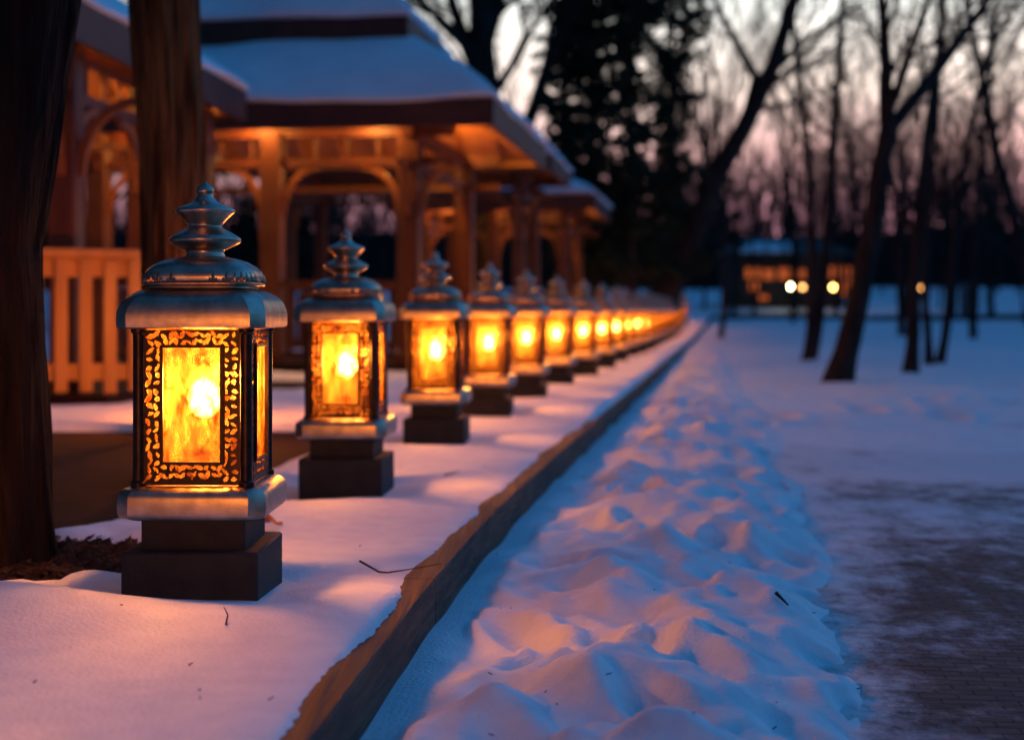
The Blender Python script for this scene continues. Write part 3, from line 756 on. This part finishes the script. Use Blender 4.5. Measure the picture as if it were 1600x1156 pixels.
# conifers
def conifer_mesh(seed, H, Rr):
    rng = random.Random(seed); mt = MB(); mc = MB()
    mt.tube([Vector((nz(i, seed) * .15, nz(i, seed + 3) * .15, -.3 + (H + .2) * i / 8)) for i in range(9)], [H * .016 * (1 - i / 8.6) + .01 for i in range(9)], 8)
    z = H * .10
    while z < H * .985:
        f = z / H; rr = Rr * (1 - f) ** .7 * (.75 + .35 * math.sin(f * 9 + seed)) + .15
        nb = rng.randint(3, 6)
        for b in range(nb):
            a = rng.uniform(0, 6.283); L = rr * rng.uniform(.55, 1.15); n = max(3, int(L / .4)); p0 = Vector((0, 0, z))
            dz = rng.uniform(-.32, .12); pts = []
            for i in range(n + 1):
                t = i / n; pts.append(p0 + Vector((math.cos(a) * L * t, math.sin(a) * L * t, dz * L * t + .18 * L * t * t)))
            mt.tube(pts, [.035 * (1 - .8 * i / n) for i in range(n + 1)], 3, cap=False)
            for k in range(int(L * 34)):
                t = rng.uniform(.15, 1.03); c = p0 + Vector((math.cos(a) * L * t, math.sin(a) * L * t, dz * L * t + .18 * L * t * t))
                c += Vector((rng.gauss(0, .16), rng.gauss(0, .16), rng.gauss(-.05, .09)))
                s = rng.uniform(.09, .24); u = Vector((rng.uniform(-1, 1), rng.uniform(-1, 1), rng.uniform(-.5, .3))).normalized(); v = u.orthogonal().normalized()
                v.rotate(Matrix.Rotation(rng.uniform(0, 6.3), 3, u)); v *= s * .34; u *= s
                mc.add([c - u, c + v, c + u, c - v], [(0, 1, 2, 3)])
        z += rng.uniform(.16, .34) * (H / 14)
    return mt.mesh('trunk', M['bark_far'], 50), mc.mesh('crown', M['needles'])
CM = [conifer_mesh(s, 14, 3.1) for s in (1, 2)]
def conifer(px, Y, sc, k, label, rz=0, sx=1):
    x = (px - 800) / F * Y; z = gnd(x, Y) if x > kx(min(Y, 43)) else rise(Y)
    r = empty('conifer_tree', (x, Y, z - .05), rz, label=label, cat='tree', group='dark evergreens behind the lantern row'); r.scale = (sc * sx, sc * sx, sc)
    link('trunk', CM[k][0], r); link('crown', CM[k][1], r)
conifer(985, 29, 1.0, 0, 'broad dark evergreen between the far gazebo and the slanting tree', .3, .62)
conifer(925, 34, 1.05, 1, 'dark evergreen standing over the roof of the farthest gazebo', 1.3, .7)
conifer(1050, 36, .95, 1, 'smaller dark evergreen at the right end of the evergreen group', 2.3, .55)
conifer(880, 41, 1.2, 0, 'tall distant evergreen rising beyond the hidden gazebo eave', 4.3, .7)
conifer(420, 38, .8, 0, 'dark evergreen behind the two-tier gazebo, seen between its posts', 5.3, .9)
conifer(60, 34, .8, 1, 'dark evergreen behind the left gazebo', 2.0, .9)

# background bare trees: prototypes copied
def bare_mesh(seed, H, r0, forks):
    rng = random.Random(seed); mt = MB(); mc = MB(); pts = []; rad = []; lean = Vector((rng.uniform(-.13, .13), rng.uniform(-.1, .1), 0))
    n = 10
    for i in range(n + 1):
        t = i / n; pts.append(Vector((nz(t * 3, seed) * .5, nz(t * 3, seed + 4) * .5, -.3 + (H + .3) * t)) + lean * H * t * t); rad.append(r0 * (1 - .88 * t))
    mt.tube(pts, rad, 7)
    for j in range(forks):
        f = n * rng.uniform(.22, .98); i = min(n - 1, int(f)); b = pts[i].lerp(pts[i + 1], f - i); a = rng.uniform(0, 6.283)
        grow(mt, b, Vector((math.cos(a) * .8, math.sin(a) * .8, 1.0)), rad[i] * rng.uniform(.35, .6), H * rng.uniform(.16, .32) * (1.25 - f / n * .6), 2, rng, .2, .006, mc, .8)
    return mt.mesh('trunk', M['bark_far'], 50), mc.mesh('crown', M['twig'])
BM = [bare_mesh(50 + s, 10 + s % 3, .09 + .02 * (s % 4), 15) for s in range(6)]
rng = random.Random(77); placed = []
n = 0
while n < 150:
    Y = rng.uniform(46, 88) if n > 22 else rng.uniform(32, 50); px = rng.uniform(-250, 1850)
    if n % 3: px = rng.uniform(1060, 1750)
    if px < 1060 and Y < 34: continue
    x = (px - 800) / F * Y
    if 8.0 < x < 16 and 50 < Y < 66: continue
    if any(abs(x - a) < .5 and abs(Y - b) < 1.2 for a, b in placed): continue
    if Y < 50 and 1110 < px < 1400 and rng.random() < .5: continue
    placed.append((x, Y)); k = rng.randrange(6)
    r = empty('bare_tree', (x, Y, (gnd(x, Y) if x > kx(min(Y, 43)) + .2 else rise(Y)) - .05), rng.uniform(0, 6.28), cat='tree', group='slender bare trees of the wood beyond the lawn')
    r['label'] = 'slender leafless dark tree, one of the many in the wood beyond the snowy lawn'
    s = rng.uniform(.42, .85) if n > 22 else rng.uniform(.75, 1.0); s *= (1.0 if Y < 60 else 1.1); r.scale = (s * rng.uniform(.7, 1), s * rng.uniform(.7, 1), s)
    link('trunk', BM[k][0], r); link('crown', BM[k][1], r); n += 1

# far wood: uncountable mass of stems and brush
rng = random.Random(5); m = MB()
for i in range(2600):
    x = rng.uniform(-85, 85); Y = rng.uniform(88, 118); z0 = 1.7 + (Y - 88) * .05; H = rng.uniform(5, 9.5) * (1.0 + .25 * nz(x * .05, 1))
    if rng.random() < .4: H *= .5
    l = rng.uniform(-.06, .06); b = Vector((x, Y, z0 - .5)); t = Vector((x + l * H, Y, z0 + H))
    m.tube([b, b.lerp(t, .5) + Vector((rng.uniform(-.2, .2), 0, 0)), t], [.11, .07, .02], 3, cap=False)
    for j in range(9):
        f = rng.uniform(.12, 1); p = b.lerp(t, f); L = H * rng.uniform(.1, .24); a = rng.uniform(-1.2, 1.2)
        q = p + Vector((math.sin(a) * L, rng.uniform(-.3, .3) * L, math.cos(a) * L)); w = .05 + .05 * (1 - f)
        m.add([p - Vector((w, 0, 0)), p + Vector((w, 0, 0)), q + Vector((w * .3, .02, 0)), p.lerp(q, .5) + Vector((-w, .05, w))], [(0, 1, 2, 3)])
tag(m.obj('distant_wood', M['twig']), 'dark mass of bare distant woodland across the horizon', 'wood', kind='stuff')
def hillz(x, y): return 1.2 + sm(100, 135, y) * (6.6 + 1.6 * nz(x * .03, 2) + .8 * nz(x * .11, 7)) + nz(x * .3, y * .3, 2) * .5
tag(grid([-170 + 3.4 * i for i in range(101)], [100 + 3 * i for i in range(16)], hillz).obj('hill', M['hill'], smooth=60), kind='structure')

# ------------------------------------------------------------ far details
def on(x, Y): return gnd(x, Y)
# low dark wall across the lawn
m = MB(); y0 = 46.5; pts = []
for i in range(60):
    x = 6.6 + i * .45; yy = y0 + .8 * math.sin(x * .12); pts.append((x, yy, on(x, yy)))
for a, b in zip(pts, pts[1:]):
    h = .17 + .05 * nz(a[0] * .9, 3)
    m.box(((a[0] + b[0]) / 2, (a[1] + b[1]) / 2, (a[2] + b[2]) / 2 + h / 2 - .06), ((b[0] - a[0]) / 2 + .0, .16, h / 2 + .06))
tag(m.obj('low_wall', M['soil']), 'low dark bank wall running across the far snow', 'wall')
# lit house
Yh = 58; hx0, hx1 = (1128 - 800) / F * Yh, (1335 - 800) / F * Yh; zb = on(11, Yh)
root = empty('house', ((hx0 + hx1) / 2, Yh + 1.5, zb), 0, label='low dark house with glowing orange windows beyond the lawn', cat='house'); hw = (hx1 - hx0) / 2
MB().box((0, 0, 1.0), (hw - .4, 1.5, 1.35)).obj('wall', M['house_wall'], root)
m = MB(); m.add([(-hw, -2.0, 2.2), (hw, -2.0, 2.2), (hw, 2, 2.2), (-hw, 2, 2.2), (-hw + 1.2, 0, 3.0), (hw - 1.2, 0, 3.0)], [(3, 2, 1, 0), (0, 1, 5, 4), (2, 3, 4, 5), (1, 2, 5), (3, 0, 4)])
rf = m.obj('roof', M['roof_tile'], root)
m = MB(); m.add([(-hw * .75, -2.02, 2.24), (hw * .1, -2.02, 2.24), (hw * .1, -1.1, 2.66), (-hw * .75 + .6, -1.1, 2.66), (-hw * .75, -2.0, 2.34), (hw * .1, -2.0, 2.33), (hw * .1, -1.1, 2.72), (-hw * .75 + .6, -1.1, 2.72)], [(0, 1, 5, 4), (1, 2, 6, 5), (2, 3, 7, 6), (3, 0, 4, 7), (4, 5, 6, 7)])
m.obj('roof_snow', M['roof_snow'], rf)
def hp(px, py): 
    p = W(px, py, Yh - .02); return p - root.location
for px, py, w, h in ((1177, 427, 12, 8), (1201, 429, 8, 8), (1226, 428, 9, 9), (1252, 428, 6, 7), (1178, 447, 7, 7), (1302, 425, 9, 9), (1323, 425, 6, 8), (1323, 450, 6, 13), (1193, 465, 7, 4)):
    c = hp(px, py); c.y = -1.505; a = w / F * Yh; b = h / F * Yh
    f = MB(); t = .05
    for sx in (-1, 1): f.box((c.x + sx * (a + t / 2), c.y - .02, c.z), (t / 2, .03, b + t))
    for sz in (-1, 1): f.box((c.x, c.y - .02, c.z + sz * (b + t / 2)), (a, .03, t / 2))
    f.box((c.x, c.y - .015, c.z), (.015, .015, b)); wo = f.obj('window', M['house_wall'], root)
    MB().box((c.x, c.y, c.z), (a, .01, b)).obj('pane', M['lit_window'], wo)
# lamps near the house and on the right
def lamp(px, py, Y, mt, label, r=.085):
    p = W(px, py, Y); z = on(p.x, Y); H = p.z - z
    root = empty('park_lamp', (p.x, Y, z), 0, label=label, cat='lamp', group='small lit lamps beyond the lawn')
    MB().tube([Vector((0, 0, -.1)), Vector((0, 0, .05)), Vector((0, 0, .06)), Vector((0, 0, H - r))], [.09, .09, .035, .03], 8).obj('pole', M['dark_metal'], root)
    m = MB(); m.rings([superr(max(.005, r * math.sin(math.pi * i / 8)), 2, H - r * math.cos(math.pi * i / 8), 12) for i in range(9)]); m.obj('globe', mt, root, 80)
    m = MB(); m.rings([superr(h, 2, z, 12) for h, z in ((r * 1.3, H + r * 1.02), (r * 1.3, H + r * 1.12), (.02, H + r * 1.7))]); m.obj('lamp_cap', M['dark_metal'], root, 40)
lamp(1237, 448, 56, M['lamp_white'], 'bright yellowish-white lamp in front of the distant house')
lamp(1254, 449, 55.4, M['lamp_dim'], 'dim amber lamp just right of the brightest white lamp')
lamp(1302, 449, 56, M['lamp_amber'], 'strong amber lamp at the right end of the distant house')
lamp(1424, 440, 58, M['lamp_dim'], 'dim amber lamp behind the thin upright tree, the higher of two')
lamp(1441, 450, 54, M['lamp_dim'], 'dim amber lamp low between thin stems, the lower of two')
# grey post
p = W(1513, 478, 50); z = on(p.x, 50)
m = MB().box((0, 0, .55), (.26, .2, .6), bev=.02); m.box((0, 0, 1.19), (.3, .24, .04), bev=.01)
tag(m.obj('stone_pillar', M['grey_post'], loc=(p.x, 50, z)), 'squat grey pillar in the far snow at right', 'pillar')

# ------------------------------------------------------------ debris
def tw(name, pts, r, label):
    w = []
    for a, b in zip(pts, pts[1:]):
        for i in range(5): t = i / 5; w.append(a.lerp(b, t))
    w.append(pts[-1]); base = w[0].copy(); w = [q - base for q in w]
    m = MB(); m.tube(w, [r * (1 - .7 * i / len(w)) for i in range(len(w))], 5)
    tag(m.obj(name, M['twig'], loc=base, smooth=60), label, 'twig')
def G(px, py, dz=.004):
    Y = .6 * F / (py - HZ)
    for _ in range(6):
        x = (px - 800) / F * Y; z = ter(x, Y) if x < kx(Y) - .03 else max(gnd(x, Y), -.14); Y = (CAMZ - z - dz) * F / (py - HZ)
    return Vector(((px - 800) / F * Y, Y, z + dz))
tw('twig', [G(562, 876, .02), G(592, 893), G(606, 894), G(640, 889), G(690, 880, .012)], .0028, 'bent dark twig lying on the terrace snow by the timber kerb')
tw('twig', [G(353, 975), G(356, 960, .012), G(350, 948, .03)], .002, 'short dark stalk standing in the snow before the nearest plinth')
tw('twig', [G(695, 742), G(718, 736, .008)], .003, 'small straw lying on the snow below the third lantern')
tw('twig', [G(1212, 925), G(1232, 945, .012)], .005, 'dark twig stub poking from the trampled path snow')
q = G(424, 818, .012); m = MB()
for i in range(7):
    t = i / 6; w = .026 * math.sin(math.pi * t) + .001
    m.v += [(-.030 + .060 * t, -w, .010 * math.sin(t * 5) + .006), (-.030 + .060 * t, 0, .002 + .004 * t), (-.030 + .060 * t, w, .018 * math.cos(t * 3) + .012)]
for i in range(6):
    for j in (0, 1): a = i * 3 + j; m.f.append((a, a + 3, a + 4, a + 1))
tag(m.obj('dry_leaf', M['leaf'], loc=q, smooth=60), 'curled red-brown dead leaf on the snow right of the nearest lantern', 'leaf')
rng = random.Random(9); m = MB()
for i in range(70):
    if rng.random() < .6:
        q = G(rng.uniform(0, 900), rng.uniform(700, 1150), .002)
        if q.x > kx(q.y) - .1: continue
    else: q = G(rng.uniform(750, 1350), rng.uniform(700, 1150), .002)
    a = rng.uniform(0, 3.14); L = rng.uniform(.002, .007); d = Vector((math.cos(a), math.sin(a), rng.uniform(0, .4))) * L
    m.tube([q - d, q + d], [.0012, .0008], 4)
tag(m.obj('bark_crumbs', M['soil']), 'scattered dark crumbs of bark on the snow', 'debris', kind='stuff')
rng = random.Random(19); m = MB()
for i in range(800):
    a = rng.uniform(0, 6.28); rr = math.sqrt(rng.random()); x = -1.13 + .5 * rr * math.cos(a); y = 3.42 + .36 * rr * math.sin(a)
    z = max(soilz(x, y), ter(x, y)); an = rng.uniform(0, 3.14); L = rng.uniform(.006, .022); d = Vector((math.cos(an) * L, math.sin(an) * L, rng.uniform(-.2, .5) * L))
    c = Vector((x, y, z + .004)); s = Vector((-d.y, d.x, L * .3)) * rng.uniform(.2, .6)
    m.add([c - d, c + s, c + d + Vector((0, 0, .003)), c - s], [(0, 1, 2, 3)])
tag(m.obj('leaf_litter', M['soil']), 'dark leaf litter on the bare soil under the near tree', 'litter', kind='stuff')

# ------------------------------------------------------------ light and sky
w = bpy.data.worlds.new('World'); scene.world = w; w.use_nodes = True; nt = w.node_tree; nt.nodes.clear()
out = N(nt, 'ShaderNodeOutputWorld'); bg = N(nt, 'ShaderNodeBackground')
tc = N(nt, 'ShaderNodeTexCoord'); sp = N(nt, 'ShaderNodeSeparateXYZ'); nt.links.new(tc.outputs['Generated'], sp.inputs[0])
cr = N(nt, 'ShaderNodeValToRGB'); e = cr.color_ramp.elements
stops = [(0.0, (.12, .07, .14)), (.035, (.26, .11, .20)), (.07, (.68, .31, .40)), (.11, (.96, .56, .53)), (.155, (1.0, .82, .72)), (.205, (.90, .90, .85)), (.225, (.60, .64, .66)), (.265, (.10, .20, .36)), (.34, (.024, .115, .33)), (1.0, (.010, .066, .24))]
e[0].position, e[0].color = stops[0][0], (*stops[0][1], 1); e[1].position, e[1].color = stops[-1][0], (*stops[-1][1], 1)
for p, c in stops[1:-1]:
    q = e.new(p); q.color = (*c, 1)
nt.links.new(sp.outputs['Z'], cr.inputs['Fac'])
mp = N(nt, 'ShaderNodeMapping'); mp.inputs['Scale'].default_value = (2.5, 2.5, 16); nt.links.new(tc.outputs['Generated'], mp.inputs['Vector'])
ns = N(nt, 'ShaderNodeTexNoise'); ns.inputs['Scale'].default_value = 1.6; ns.inputs['Detail'].default_value = 5; nt.links.new(mp.outputs[0], ns.inputs['Vector'])
mr = N(nt, 'ShaderNodeMapRange'); mr.inputs['From Min'].default_value = .3; mr.inputs['From Max'].default_value = .7; mr.inputs['To Min'].default_value = .82; mr.inputs['To Max'].default_value = 1.14
nt.links.new(ns.outputs['Fac'], mr.inputs['Value'])
vm = N(nt, 'ShaderNodeVectorMath', operation='SCALE'); nt.links.new(cr.outputs[0], vm.inputs[0]); nt.links.new(mr.outputs[0], vm.inputs['Scale'])
# the afterglow fills only the part of the horizon ahead; the rest of the dusk sky is plain blue
c2 = N(nt, 'ShaderNodeValToRGB'); e = c2.color_ramp.elements
st2 = [(0.0, (.020, .060, .12)), (.15, (.030, .13, .28)), (.45, (.020, .135, .35)), (1.0, (.009, .078, .24))]
e[0].position, e[0].color = st2[0][0], (*st2[0][1], 1); e[1].position, e[1].color = st2[-1][0], (*st2[-1][1], 1)
for p, c in st2[1:-1]:
    q = e.new(p); q.color = (*c, 1)
nt.links.new(sp.outputs['Z'], c2.inputs['Fac'])
ay = N(nt, 'ShaderNodeMapRange'); ay.interpolation_type = 'SMOOTHSTEP'; ay.inputs['From Min'].default_value = .66; ay.inputs['From Max'].default_value = .93
nt.links.new(sp.outputs['Y'], ay.inputs['Value'])
mx = N(nt, 'ShaderNodeMix', data_type='RGBA'); nt.links.new(ay.outputs[0], mx.inputs['Factor']); nt.links.new(c2.outputs[0], mx.inputs['A']); nt.links.new(vm.outputs[0], mx.inputs['B'])
ax = N(nt, 'ShaderNodeMapRange'); ax.inputs['From Min'].default_value = -.8; ax.inputs['From Max'].default_value = .7; ax.inputs['To Min'].default_value = .22; ax.inputs['To Max'].default_value = 2.5
nt.links.new(sp.outputs['X'], ax.inputs['Value'])
v2 = N(nt, 'ShaderNodeVectorMath', operation='SCALE'); nt.links.new(mx.outputs['Result'], v2.inputs[0]); nt.links.new(ax.outputs[0], v2.inputs['Scale'])
ab = N(nt, 'ShaderNodeMapRange'); ab.inputs['From Min'].default_value = -.9; ab.inputs['From Max'].default_value = .3; ab.inputs['To Min'].default_value = .32; ab.inputs['To Max'].default_value = 1.0
nt.links.new(sp.outputs['Y'], ab.inputs['Value'])
v5 = N(nt, 'ShaderNodeVectorMath', operation='SCALE'); nt.links.new(v2.outputs[0], v5.inputs[0]); nt.links.new(ab.outputs[0], v5.inputs['Scale']); v2 = v5
sky = N(nt, 'ShaderNodeTexSky'); sky.sky_type = 'NISHITA'; sky.sun_disc = False; sky.sun_elevation = R(1); sky.sun_rotation = R(25)
v3 = N(nt, 'ShaderNodeVectorMath', operation='SCALE'); nt.links.new(sky.outputs[0], v3.inputs[0]); v3.inputs['Scale'].default_value = .005
v4 = N(nt, 'ShaderNodeVectorMath', operation='ADD'); nt.links.new(v2.outputs[0], v4.inputs[0]); nt.links.new(v3.outputs[0], v4.inputs[1])
nt.links.new(v4.outputs[0], bg.inputs['Color']); bg.inputs['Strength'].default_value = 1.0
nt.links.new(bg.outputs[0], out.inputs[0])
sd = bpy.data.lights.new('sun', 'SUN'); sd.energy = .03; sd.angle = R(14); sd.color = (1, .62, .6)
so = link('sun', sd, None, (0, 0, 20)); so.rotation_euler = Vector((-math.sin(R(25)), -math.cos(R(25)), -.12)).to_track_quat('-Z', 'Y').to_euler()

cam = bpy.data.cameras.new('camera'); co = link('camera', cam, None, (0, 0, CAMZ)); co.rotation_euler = (R(90), 0, 0)
cam.sensor_width = 36; cam.lens = 36 * F / 1600; cam.shift_y = -(578 - HZ) / 1600
cam.clip_start = .05; cam.clip_end = 600
cam.dof.use_dof = True; cam.dof.focus_distance = 2.9; cam.dof.aperture_fstop = 2.2; cam.dof.aperture_blades = 0
scene.camera = co
scene.view_settings.view_transform = 'Standard'; scene.view_settings.look = 'None'; scene.view_settings.exposure = 0; scene.view_settings.gamma = 1
scene.render.engine = 'CYCLES'; c = scene.cycles
c.use_denoising = True; c.max_bounces = 6; c.diffuse_bounces = 2; c.glossy_bounces = 2; c.transmission_bounces = 2; c.transparent_max_bounces = 10
c.sample_clamp_indirect = 3.0; c.sample_clamp_direct = 0; c.caustics_reflective = False; c.caustics_refractive = False; c.use_light_tree = True
